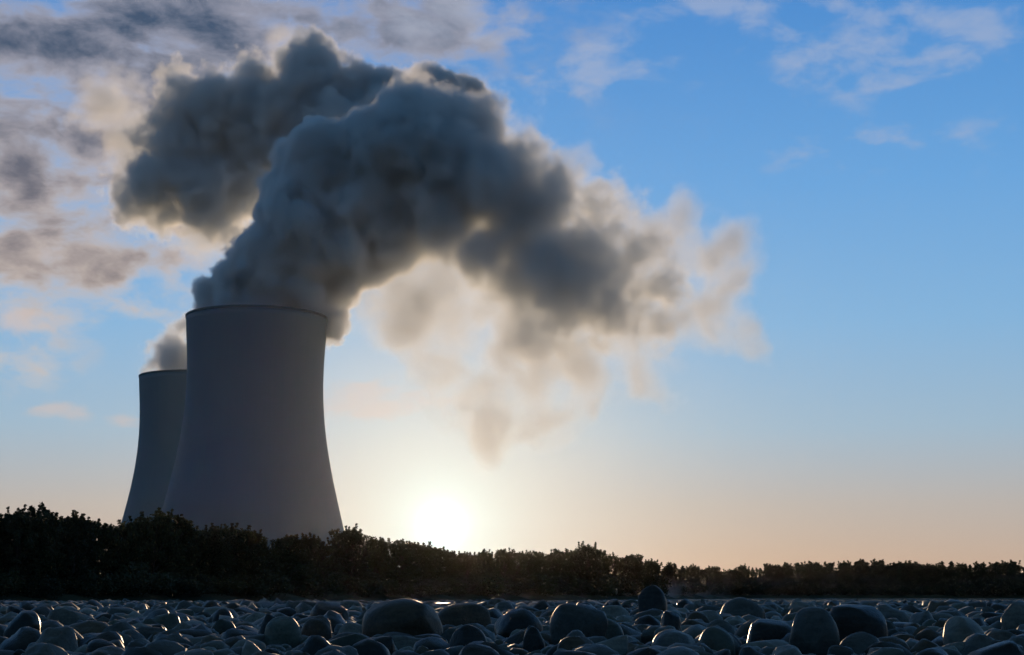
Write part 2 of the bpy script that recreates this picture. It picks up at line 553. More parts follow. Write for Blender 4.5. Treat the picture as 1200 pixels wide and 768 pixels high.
B_BLOBS = [(250, 236, 38), (285, 222, 36), (262, 262, 18), (220, 262, 18), (300, 180, 36), (150, 235, 18), (236, 430, 26), (206, 424, 17), (250, 405, 30), (285, 385, 30), (320, 350, 34), (345, 300, 40), (370, 240, 45), (360, 180, 45),
           (208, 414, 24), (250, 160, 52), (290, 150, 50), (225, 185, 52), (170, 225, 30), (240, 245, 30), (400, 160, 50), (450, 150, 45), (330, 132, 50), (362, 92, 40), (350, 68, 22), (405, 115, 42), (300, 110, 38), (306, 160, 38), (255, 130, 46), (212, 115, 28), (205, 165, 42),
           (182, 210, 40), (232, 220, 46), (272, 180, 46), (296, 200, 30), (196, 250, 22), (452, 125, 42), (505, 122, 36), (545, 125, 26)]
B_WISPS = [(122, 128, 30), (152, 150, 34), (110, 150, 20), (150, 100, 20), (240, 280, 30), (350, 50, 22), (560, 105, 24), (160, 180, 26)]
plume('steam_plume', A_BLOBS, A_WISPS, TA_Y, SM, 'broad dark steam plume rising from the large front tower and fraying out downwind', 1.05, 1, (350, 1.8), (740, 20.0))
plume('steam_plume', B_BLOBS, B_WISPS, TB_Y, SM, 'higher steam plume of the rear tower, curling back in a grey lobe behind', 1.3, 2, (700, 3.0), (90, 11.0), 12.0)


# ------------------------------------------------------------------ trees
def leaf_mat(name, c0, c1):
    m, k, out = mat(name)
    oi = k.n.new('ShaderNodeObjectInfo')
    g = k.n.new('ShaderNodeNewGeometry')
    n = k.noise(g.outputs['Position'], 0.5, 3)
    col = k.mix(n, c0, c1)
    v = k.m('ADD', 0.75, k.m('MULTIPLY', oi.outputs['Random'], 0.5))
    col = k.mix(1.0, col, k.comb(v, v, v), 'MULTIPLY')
    d = k.n.new('ShaderNodeBsdfPrincipled'); k.put(d.inputs['Base Color'], col); d.inputs['Roughness'].default_value = 0.6
    d.inputs['Specular IOR Level'].default_value = 0.25
    t = k.n.new('ShaderNodeBsdfTranslucent'); k.put(t.inputs['Color'], col)
    mx = k.n.new('ShaderNodeMixShader'); mx.inputs[0].default_value = 0.35
    k.l.new(d.outputs[0], mx.inputs[1]); k.l.new(t.outputs[0], mx.inputs[2])
    k.l.new(mx.outputs[0], out.inputs['Surface'])
    return m


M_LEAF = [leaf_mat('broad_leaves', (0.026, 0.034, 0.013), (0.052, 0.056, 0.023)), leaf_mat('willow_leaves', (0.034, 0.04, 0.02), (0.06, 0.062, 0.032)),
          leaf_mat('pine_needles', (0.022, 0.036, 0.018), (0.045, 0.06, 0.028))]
mb, kb, ob = mat('bark')
principled(kb, ob, kb.ramp(kb.noise(kb.n.new('ShaderNodeNewGeometry').outputs['Position'], 3.0, 5), [(0.3, (0.035, 0.028, 0.02)), (0.7, (0.09, 0.075, 0.06))]), 0.9, 0.2)
M_BARK = mb


def tube(path, radii, n=7):
    vs, fs = [], []
    P = [np.array(p, float) for p in path]
    for i, p in enumerate(P):
        t = P[min(i + 1, len(P) - 1)] - P[max(i - 1, 0)]; t /= np.linalg.norm(t) + 1e-9
        a = np.cross(t, (0.3, 1, 0.1)); a /= np.linalg.norm(a) + 1e-9; b = np.cross(t, a)
        for j in range(n):
            w = 2 * math.pi * j / n
            vs.append(p + radii[i] * (math.cos(w) * a + math.sin(w) * b))
    for i in range(len(P) - 1):
        for j in range(n):
            fs.append((i * n + j, i * n + (j + 1) % n, (i + 1) * n + (j + 1) % n, (i + 1) * n + j))
    return np.array(vs), np.array(fs)


def leaves(centres, radii, n_each, size, g, flat=0.8):
    """many small four sided leaves scattered through clumps"""
    n = int(sum(n_each))
    cen = np.repeat(np.array(centres), n_each, axis=0); rad = np.repeat(np.array(radii), n_each)
    d = g.normal(size=(n, 3)); d /= np.linalg.norm(d, axis=1)[:, None]
    rr = rad * (g.random(n) ** 0.5) * (0.8 + 0.45 * g.random(n))
    p = cen + d * rr[:, None] * np.array([1, 1, flat])
    a = g.normal(size=(n, 3)); a /= np.linalg.norm(a, axis=1)[:, None]
    b = np.cross(a, g.normal(size=(n, 3))); b /= np.linalg.norm(b, axis=1)[:, None]
    s = size * (0.6 + 0.8 * g.random(n))
    a = a * s[:, None]; b = b * s[:, None] * 0.6
    v = np.stack([p - a, p + b * 0.9 - a * 0.1, p + a, p - b * 0.9 - a * 0.1], 1).reshape(-1, 3)
    return v, np.arange(4 * n).reshape(n, 4)


def tree_meshes(kind, seed):
    """unit tree: ten metres tall"""
    g = np.random.default_rng(seed); rs = random.Random(seed)
    tv, tf, off = [], [], 0

    def addt(path, rad, n=7):
        nonlocal off
        v, f = tube(path, rad, n); tv.append(v); tf.append(f + off); off += len(v)
    cen, rad = [], []
    if kind == 'pine':
        addt([(0, 0, -0.4), (0.1, 0, 3), (0.05, 0.1, 6), (0, 0, 9.6)], [0.22, 0.17, 0.1, 0.02])
        z = 2.2
        while z < 9.8:
            t = (z - 2.2) / 7.6
            R0 = (1 - t) ** 0.8 * 2.0 + 0.15
            for j in range(5):
                a = rs.uniform(0, 6.28); q = R0 * rs.uniform(0.6, 1.1)
                e = (q * math.cos(a), q * math.sin(a), z - 0.15 * q)
                addt([(0, 0, z), e], [0.05, 0.015], 4)
                for u in (0.35, 0.7, 1.0):
                    cen.append((e[0] * u, e[1] * u, z - 0.15 * q * u + rs.uniform(-.1, .2))); rad.append(0.28 + 0.28 * (1 - t))
            z += 0.5
        lv, lf = leaves(cen, rad, [22] * len(cen), 0.15, g, 0.7)
    else:
        sp = {'round': 3.6, 'tall': 2.5, 'ragged': 3.3, 'low': 4.4}[kind]
        lean = rs.uniform(-0.4, 0.4)
        addt([(0, 0, -0.4), (lean * .3, 0.1, 2.0), (lean, 0.2, 4.5), (lean * 1.1, 0, 7.5)], [0.30, 0.24, 0.16, 0.04])
        nl = {'round': 42, 'tall': 40, 'ragged': 34, 'low': 50}[kind]
        for i in range(nl):
            t = (i + rs.random()) / nl
            z = (1.2 + 8.2 * t) if kind not in ('low', 'round') else 0.5 + 8.9 * t
            prof = math.sin(math.pi * min(1, (0.12 + 0.80 * t))) ** 0.65
            if kind == 'tall': prof = math.sin(math.pi * (0.1 + 0.83 * t)) ** 0.8
            if kind == 'low': prof = math.cos(math.pi / 2 * t * 0.93) ** 0.6
            a = i * 2.4 + rs.uniform(-0.6, 0.6)
            q = sp * prof * rs.uniform(0.45, 1.0)
            e = Vector((q * math.cos(a) + lean * t, q * math.sin(a), z))
            st = (lean * min(1, t), 0.1, max(1.0, z - 1.0 - q * 0.5) if z - 1 - q * .5 < 7.3 else 7.2)
            md = (Vector(st) * 0.5 + e * 0.5) + Vector((0, 0, 0.3))
            addt([st, md, e, e + (e - md) * 0.35], [0.09, 0.06, 0.03, 0.01], 5)
            r = rs.uniform(0.6, 1.15) * (0.8 if kind == 'ragged' else 1.0)
            cen.append(tuple(e)); rad.append(r)
            for _ in range(3):
                w = Vector((rs.gauss(0, 1), rs.gauss(0, 1), rs.gauss(0.25, 0.7))).normalized() * r * rs.uniform(0.7, 1.15)
                cen.append(tuple(e + w)); rad.append(r * rs.uniform(0.35, 0.6))
            if rs.random() < 0.6:
                cen.append(tuple(e * 0.55 + Vector(st) * 0.45)); rad.append(r * 0.9)
        # a few bare sprigs that stand out of the crown
        for _ in range(26 if kind == 'ragged' else 14):
            a = rs.uniform(0, 6.28); q = rs.uniform(0.1, 0.9) * sp * 0.7; z = rs.uniform(8.4, 9.9) - q * 0.25
            s = Vector((q * math.cos(a) + lean, q * math.sin(a), z - 1.2)); e = s + Vector((rs.uniform(-.6, .6), rs.uniform(-.6, .6), rs.uniform(1.2, 2.2)))
            addt([s, (s + e) / 2, e], [0.03, 0.02, 0.008], 4)
            for u in (0.6, 0.85, 1.05): cen.append(tuple(s + (e - s) * u)); rad.append(rs.uniform(0.14, 0.3))
        ne = [int(24 + 95 * r * r) for r in rad]
        lv, lf = leaves(cen, rad, ne, 0.17, g, 0.85)
    zmax = np.percentile(lv[:, 2], 99.7)
    lv = lv * (10.0 / zmax)
    tvv = np.concatenate(tv) * (10.0 / zmax)
    crown = mesh_np('crown_' + kind, lv, lf, False)
    trunk = mesh_np('trunk_' + kind, tvv, np.concatenate(tf))
    trunk.materials.append(M_BARK)
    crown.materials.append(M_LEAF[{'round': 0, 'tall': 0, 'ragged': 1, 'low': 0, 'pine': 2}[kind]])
    return trunk, crown


PROTO = {k: [tree_meshes(k, 100 * i + s) for s in range(n)] for i, (k, n) in enumerate((('round', 3), ('tall', 2), ('ragged', 2), ('low', 2), ('pine', 2)))}
LOOK = {'round': 'round crowned', 'tall': 'tall narrow', 'ragged': 'open ragged', 'low': 'broad spreading', 'pine': 'pointed conifer'}

TOPX = [-300, -100, 0, 20, 55, 100, 122, 150, 200, 240, 265, 300, 330, 345, 400, 450, 480, 520, 560, 600, 640, 690, 730, 760, 800, 850, 900, 950, 1030, 1100, 1200, 1400, 1600]
TOPY = [606, 602, 600, 596, 602, 606, 618, 604, 602, 613, 612, 616, 626, 628, 621, 628, 633, 641, 646, 643, 648, 640, 648, 658, 663, 666, 661, 658, 656, 658, 657, 656, 656]
top_at = lambda px: float(np.interp(px, TOPX, TOPY))
dist_at = lambda px: float(np.interp(px, BANK_PX, BANK_D))

TREES = []      # (px, Y, height, kind, row, root)


def plant(px, Y, h, kind, row, wide=1.0):
    tr, cr = random.choice(PROTO[kind])
    x = (px - 600) / FPX * Y * 0.985
    z = float(ground_z(np.array(x), np.array(Y)))
    root = empty('pine_tree' if kind == 'pine' else 'broadleaf_tree', (x, Y, z), random.uniform(0, 6.28))
    s = h / 10.0
    root.scale = (s * wide, s * wide, s)
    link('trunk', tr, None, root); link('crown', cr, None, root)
    TREES.append((px, Y, h, kind, row, root))
    return root


def build_trees():
    for row, (back, step, dropf) in enumerate(((6, 1.0, 1.0), (17, 1.15, 0.985), (30, 1.3, 0.97))):
        px = -130.0 + row * 17
        while px < 1330:
            Y = dist_at(px) + back + random.uniform(-3, 3)
            zg = float(ground_z(np.array((px - 600) / FPX * Y * 0.985), np.array(Y)))
            top = top_at(px) + (random.choice((-3, 0, 2, 5)) if px < 480 else random.uniform(-1.5, 3.5))
            if row == 0: top += random.choice((0, 4, 10, 16)) * (0.6 if px > 450 else 1.0)
            ztop = at(px, top, Y).z
            h = (ztop - zg) * dropf
            far = px > 800
            if far: kind = random.choice(('pine', 'tall', 'pine', 'round', 'tall'))
            else: kind = random.choice(('round', 'round', 'low', 'ragged', 'low', 'tall'))
            wide = random.uniform(0.9, 1.15) * (1.35 if far else 1.0)
            plant(px, Y, h, kind, row, wide)
            px += step * (h * 0.50 if not far else h * 0.42) / Y * FPX * random.uniform(0.8, 1.25)


random.seed(21)
build_trees()
for q, t, kd in ((14, 594, 'ragged'), (44, 592, 'ragged'), (84, 600, 'ragged'), (176, 598, 'round'), (410, 616, 'ragged'), (690, 636, 'round'), (607, 645, 'round'), (632, 647, 'low'), (655, 644, 'low'), (745, 651, 'low'), (764, 656, 'round'), (786, 660, 'low'), (812, 662, 'tall'), (838, 664, 'low'),
                 (872, 662, 'round'), (905, 661, 'low'), (950, 659, 'round'), (990, 658, 'tall')):
    Yq = dist_at(q) + 3.0
    plant(q, Yq, at(q, t, Yq).z - 0.6, kd, 0, 0.95)


# low bushes at the foot of the trees
def bush_mesh(seed):
    g = np.random.default_rng(seed); rs = random.Random(seed)
    cen, rad = [], []
    for i in range(22):
        a = rs.uniform(0, 6.28); q = rs.random() ** 0.6 * 2.4
        cen.append((q * math.cos(a), q * math.sin(a), rs.uniform(0.3, 2.6 - q * 0.5))); rad.append(rs.uniform(0.5, 0.95))
    v, f = leaves(cen, rad, [int(90 * r) for r in rad], 0.17, g)
    tv, tf, off = [v], [f], len(v)
    for c in cen[:10]:
        a, b = tube([(c[0] * .2, c[1] * .2, -0.3), tuple(c)], [0.05, 0.015], 4)
        tv.append(a); tf.append(b + off); off += len(a)
    me = mesh_np('bush', np.concatenate(tv), np.concatenate(tf), False)
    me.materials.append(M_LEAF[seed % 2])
    return me


BUSH = [bush_mesh(s) for s in (3, 4, 5)]
BUSHES = []


def build_bushes():
    for back, px in ((-1.0, -110.0), (9.0, -100.0)):
      while px < 1310:
        Y = dist_at(px) + back + random.uniform(-1.5, 1.5)
        x = (px - 600) / FPX * Y * 0.985
        o = link('riverside_bush', random.choice(BUSH))
        s = random.uniform(0.9, 1.6) * (1.0 if px < 560 else 1.6)
        o.location = (x, Y, float(ground_z(np.array(x), np.array(Y))) - 0.1); o.rotation_euler = (0, 0, random.uniform(0, 6.28))
        o.scale = (s * 1.2, s, s * random.uniform(0.8, 1.1))
        BUSHES.append((px, o))
        px += (3.0 if back < 0 else 4.2) * s / Y * FPX * random.uniform(0.75, 1.15)


build_bushes()

ONES = ['', 'first', 'second', 'third', 'fourth', 'fifth', 'sixth', 'seventh', 'eighth', 'ninth', 'tenth', 'eleventh', 'twelfth', 'thirteenth', 'fourteenth', 'fifteenth',
        'sixteenth', 'seventeenth', 'eighteenth', 'nineteenth']
TENS = {2: ('twenty', 'twentieth'), 3: ('thirty', 'thirtieth'), 4: ('forty', 'fortieth'), 5: ('fifty', 'fiftieth'), 6: ('sixty', 'sixtieth'), 7: ('seventy', 'seventieth'), 8: ('eighty', 'eightieth'), 9: ('ninety', 'ninetieth')}


def nth(i):
    """ordinal word of a zero based index"""
    n = i + 1
    if n < 20: return ONES[n]
    t, o = divmod(n, 10)
    return TENS[t][1] if o == 0 else TENS[t][0] + '-' + ONES[o]


ROWN = ['front row', 'middle row', 'back row']
ZONES = [(-999, 145, 'left of the rear tower', -1), (145, 404, 'below the towers', 1), (404, 748, 'right of the large tower', 1),
         (748, 2000, 'right of the standing stone', 1)]


def name_trees():
    for zi, (a, b, zn, dr) in enumerate(ZONES):
        for row in range(3):
            L = sorted([t for t in TREES if a <= t[0] < b and t[4] == row], key=lambda t: t[0] * dr)
            for i, t in enumerate(L):
                tag(t[5], f'{LOOK[t[3]]} dark tree, {nth(i)} in the {ROWN[row]} {zn}', 'tree', 'trees along the far river bank')
    for zi, (a, b, zn, dr) in enumerate(ZONES):
        L = sorted([t for t in BUSHES if a <= t[0] < b], key=lambda t: t[0] * dr)
        for i, t in enumerate(L):
            tag(t[1], f'low dark bush, {nth(i)} at the foot of the trees {zn}', 'bush', 'bushes at the foot of the trees')


name_trees()

# three small pale posts on the far bank
mp, kp, op = mat('white_post_paint')
principled(kp, op, (0.75, 0.75, 0.72), 0.6)
for px, dz, lab in ((722.5, 1.5, 'small white post on the far bank, left one of three'), (732, 1.9, 'small white post on the far bank, middle and tallest of three'),
                    (738.5, 1.4, 'small white post on the far bank, right one of three by the standing stone')):
    Y = dist_at(px) - 6.0; x = (px - 600) / FPX * Y * 0.985
    v, f = lathe([(0.001, 0), (0.28, 0), (0.26, dz * 0.86), (0.34, dz * 0.88), (0.30, dz), (0.001, dz + 0.1)], 12)
    o = link('marker_post', mesh_np('marker_post', v, f), mp)
    o.location = (x, Y, float(ground_z(np.array(x), np.array(Y))))
    tag(o, lab, 'post', 'white posts on the far bank')


# ------------------------------------------------------------------ stones
def stone_mat(name, c0, c1, vein, rough):
    m, k, out = mat(name)
    oi = k.n.new('ShaderNodeObjectInfo')
    g = k.n.new('ShaderNodeNewGeometry').outputs['Position']
    p = k.vm('ADD', g, k.vm('SCALE', k.comb(oi.outputs['Random'], 0.3, 0.7), scale=17.0))
    big = k.noise(p, 7.0, 5, 0.65, 0.4); fine = k.noise(p, 38.0, 5, 0.75)
    band = k.noise(k.vm('MULTIPLY', p, (3.0, 4.0, 26.0)), 1.0, 3, 0.5, 0.6)
    col = k.mix(k.mr(big, 0.35, 0.65), c0, c1)
    col = k.mix(k.m('MULTIPLY', k.mr(k.noise(p, 16.0, 4, 0.7), 0.52, 0.66), 0.5), col, tuple(0.55 * c for c in c0))
    col = k.mix(k.m('MULTIPLY', k.mr(band, 0.52, 0.66), 0.35), col, vein)
    v = k.m('ADD', k.m('ADD', 0.02, k.m('MULTIPLY', fine, 0.75)), k.m('MULTIPLY', oi.outputs['Random'], 0.45))
    col = k.mix(1.0, col, k.comb(v, v, v), 'MULTIPLY')
    r = k.m('ADD', rough, k.m('MULTIPLY', k.m('SUBTRACT', big, 0.5), 0.3))
    h = k.m('ADD', k.m('MULTIPLY', fine, 0.35), big)
    principled(k, out, k.mix(1.0, col, (0.92, 0.9, 0.86), 'MULTIPLY'), k.m('ADD', r, 0.06), 0.32, bump(k, h, 0.5, 0.02))
    return m


TONES = ['pale grey', 'blue grey', 'dark', 'brown', 'greenish grey']
M_ST = [stone_mat('pale_stone', (0.19, 0.185, 0.165), (0.30, 0.29, 0.26), (0.38, 0.36, 0.32), 0.50),
        stone_mat('blue_grey_stone', (0.085, 0.09, 0.087), (0.14, 0.145, 0.14), (0.22, 0.215, 0.20), 0.45),
        stone_mat('dark_stone', (0.022, 0.022, 0.021), (0.05, 0.048, 0.045), (0.09, 0.085, 0.08), 0.38),
        stone_mat('brown_stone', (0.09, 0.062, 0.04), (0.155, 0.112, 0.075), (0.21, 0.17, 0.125), 0.48),
        stone_mat('greenish_stone', (0.075, 0.088, 0.072), (0.135, 0.15, 0.125), (0.21, 0.21, 0.18), 0.45)]
ICO = {s: ico(s) for s in (1, 2, 3, 4)}


def stone_shape(sub, seed, e=2.4, lump=0.16, flat_top=0.0, taper=0.0):
    v, f = ICO[sub]
    v = v.copy(); rs = random.Random(seed)
    n = np.sum(np.abs(v) ** e, axis=1) ** (-1.0 / e)
    v = v * n[:, None]
    off = Vector((rs.uniform(-50, 50), rs.uniform(-50, 50), rs.uniform(-50, 50)))
    for i in range(len(v)):
        q = Vector(v[i])
        d = mn.noise(q * 0.85 + off) * lump + mn.noise(q * 1.9 + off) * lump * 0.5 + mn.noise(q * 4.5 + off) * lump * 0.07
        v[i] *= 1.0 + d
    # a few worn flat facets
    for _ in range(5):
        a = np.array([rs.gauss(0, 1), rs.gauss(0, 1), rs.gauss(0, 1)]); a /= np.linalg.norm(a)
        lim = rs.uniform(0.6, 0.92); h = v @ a
        v -= np.outer(np.where(h > lim, (h - lim) * 0.75, 0), a)
    if taper:
        s = 1.0 - taper * (v[:, 2] * 0.5 + 0.2); v[:, 0] *= s; v[:, 1] *= s
    if flat_top:
        lim = 1 - flat_top; z = v[:, 2]; v[:, 2] = np.where(z > lim, lim + (z - lim) * 0.3, z)
    return v, f


# px left, px right, px top, distance, tone, shape(e, lump, flat_top, taper), tilt, label
HEROES = [
    (421, 518, 701.5, 9.8, 3, (2.3, 0.14, 0, 0.1), -4, 'largest brown boulder, a broad dome under the low sun'),
    (508, 576, 706, 12.2, 3, (2.4, 0.16, 0, 0), 5, 'brown rounded boulder just right of and behind the largest one'),
    (524, 573, 732, 8.5, 2, (2.2, 0.1, 0, 0.15), 0, 'dark domed stone in front, right of the largest boulder'),
    (579, 637, 713.5, 11.0, 2, (2.2, 0.14, 0, 0.1), 6, 'dark rounded stone between the brown boulders and the sloping grey block'),
    (644, 713, 707.5, 9.7, 1, (3.0, 0.14, 0.12, 0.15), 14, 'big blue grey block with a sloping right shoulder'),
    (748, 783, 685.5, 18.0, 2, (2.3, 0.1, 0, 0.12), -6, 'tall dark stone standing upright against the far bank'),
    (926, 986, 711.5, 8.9, 1, (2.3, 0.1, 0, 0.22), 2, 'upright blue grey dome shaped stone in front of the flat topped one'),
    (970, 1042, 708.5, 10.0, 2, (3.2, 0.12, 0.15, 0.05), 2, 'large dark flat topped stone behind the upright dome'),
    (845, 900, 700, 16.0, 1, (2.2, 0.14, 0, 0.1), 8, 'wide low grey boulder on the skyline of the stone bar'),
    (652, 702, 746, 8.0, 3, (2.3, 0.12, 0, 0.1), -5, 'brown domed stone in front of the sloping grey block'),
    (4, 44, 715.5, 10.5, 2, (2.7, 0.14, 0.1, 0), 4, 'dark squarish stone near the left end'),
    (95, 151, 749, 7.9, 2, (2.6, 0.2, 0, 0.2), -14, 'black wedge shaped stone at the front edge on the left'),
    (309, 353, 722, 9.2, 4, (2.1, 0.1, 0, 0.05), 3, 'glossy greenish egg shaped stone on the left with a bright rim'),
    (348, 390, 721, 9.6, 3, (2.3, 0.2, 0, 0.3), 10, 'brown pointed stone beside the greenish egg shaped one'),
    (1176, 1222, 704.5, 13.0, 0, (2.4, 0.14, 0.1, 0), -6, 'pale flat stone on the far right end'),
    (819, 862, 734.5, 8.7, 4, (2.3, 0.1, 0, 0.05), 8, 'smooth greenish oval stone right of the middle in the front'),
    (875, 932, 725.5, 9.5, 2, (2.3, 0.12, 0, 0.05), 14, 'long dark oval stone left of the upright dome'),
    (1108, 1158, 722, 9.7, 0, (2.8, 0.12, 0.15, 0.0), 8, 'pale grey slab like stone right of the flat topped one'),
    (613, 639, 733.5, 8.6, 2, (2.2, 0.16, 0, 0.35), -10, 'small dark pointed stone standing on end in front'),
    (362, 408, 705, 15.5, 2, (2.3, 0.2, 0, 0), 8, 'long dark stone on the skyline left of the largest boulder'),
    (764, 822, 738, 8.3, 1, (2.4, 0.14, 0, 0.0), -8, 'wide blue grey stone in the front row below the upright standing one'),
    (775, 800, 716, 11.5, 2, (2.2, 0.2, 0, 0.2), 12, 'small black stone with a bright lit edge below the standing one'),
    (692, 732, 725, 10.2, 4, (2.3, 0.12, 0, 0), 4, 'smooth greenish stone right of the sloping grey block'),
]
HERO = []


def build_heroes():
    for i, (xl, xr, yt, D, tone, shp, tilt, lab) in enumerate(HEROES):
        cx = (xl + xr) / 2
        w = (xr - xl) / FPX * D * 0.985
        ztop = at(cx, yt, D).z
        zb = -0.07
        hgt = (ztop - zb)
        depth = w * random.uniform(0.75, 1.0)
        v, f = stone_shape(4, 500 + i, *shp)
        rot = np.array(Euler((random.uniform(-0.1, 0.1), R(tilt), random.uniform(-0.25, 0.25))).to_matrix())
        v = v @ rot.T
        mn_, mx_ = v.min(0), v.max(0)
        v = (v - (mn_ + mx_) / 2) / (mx_ - mn_)
        v = v * np.array([w, depth, hgt]) + np.array([0, 0, hgt / 2])
        o = link('river_stone', mesh_np('river_stone', v, f), M_ST[tone])
        x = at(cx, yt, D).x
        o.location = (x, D + depth * 0.35, zb)
        tag(o, lab, 'stone', 'stones of the river bar')
        HERO.append((x, D + depth * 0.35, w / 2, depth / 2, cx, yt, lab, xl, xr))


random.seed(5)
build_heroes()

SHORT = ['the largest brown boulder', 'the brown boulder behind the largest', 'the dark front dome', 'the dark rounded stone', 'the sloping grey block', 'the tall standing stone',
         'the upright grey dome', 'the flat topped dark stone', 'the low skyline boulder', 'the brown front dome', 'the dark squarish stone', 'the black wedge', 'the greenish egg',
         'the brown pointed stone', 'the pale far right stone', 'the greenish oval', 'the long dark oval', 'the pale slab', 'the dark pointed stone', 'the dark skyline stone',
         'the wide front stone', 'the small black stone', 'the smooth greenish stone']


def scatter():
    """random close packing of the bar: (x, y, radius)"""
    g = np.random.default_rng(11)
    out = []
    cell = {}
    CS = 0.6

    def ok(x, y, r):
        ci, cj = int(x // CS), int(y // CS)
        for a in (-1, 0, 1):
            for b in (-1, 0, 1):
                for (u, v, q) in cell.get((ci + a, cj + b), ()):
                    if (x - u) ** 2 + (y - v) ** 2 < (0.78 * (r + q)) ** 2: return False
        return True
    Y = 5.6
    for band in range(60):
        Y0, Y1 = 5.6 * 1.038 ** band, 5.6 * 1.038 ** (band + 1)
        if Y0 > 50: break
        half = Y0 * 0.42 + 1.0
        base = 0.050 + 0.0040 * Y0
        area = 2 * half * (Y1 - Y0)
        for t in range(int(area / (base * base) * 1.5)):
            x = g.uniform(-half, half); y = g.uniform(Y0, Y1)
            r = base * float(np.exp(g.normal(0, 0.45))) * (1.0 if t > area / (base * base) * 0.15 else 1.35)
            r = min(max(r, 0.035), 0.10 + 0.0055 * Y0)
            blocked = False
            for h in HERO:
                if abs(x - h[0]) < h[2] + r * 0.55 and abs(y - h[1]) < h[3] + r * 0.5: blocked = True; break
            if blocked or not ok(x, y, r): continue
            cell.setdefault((int(x // CS), int(y // CS)), []).append((x, y, r))
            out.append((x, y, r))
    return out


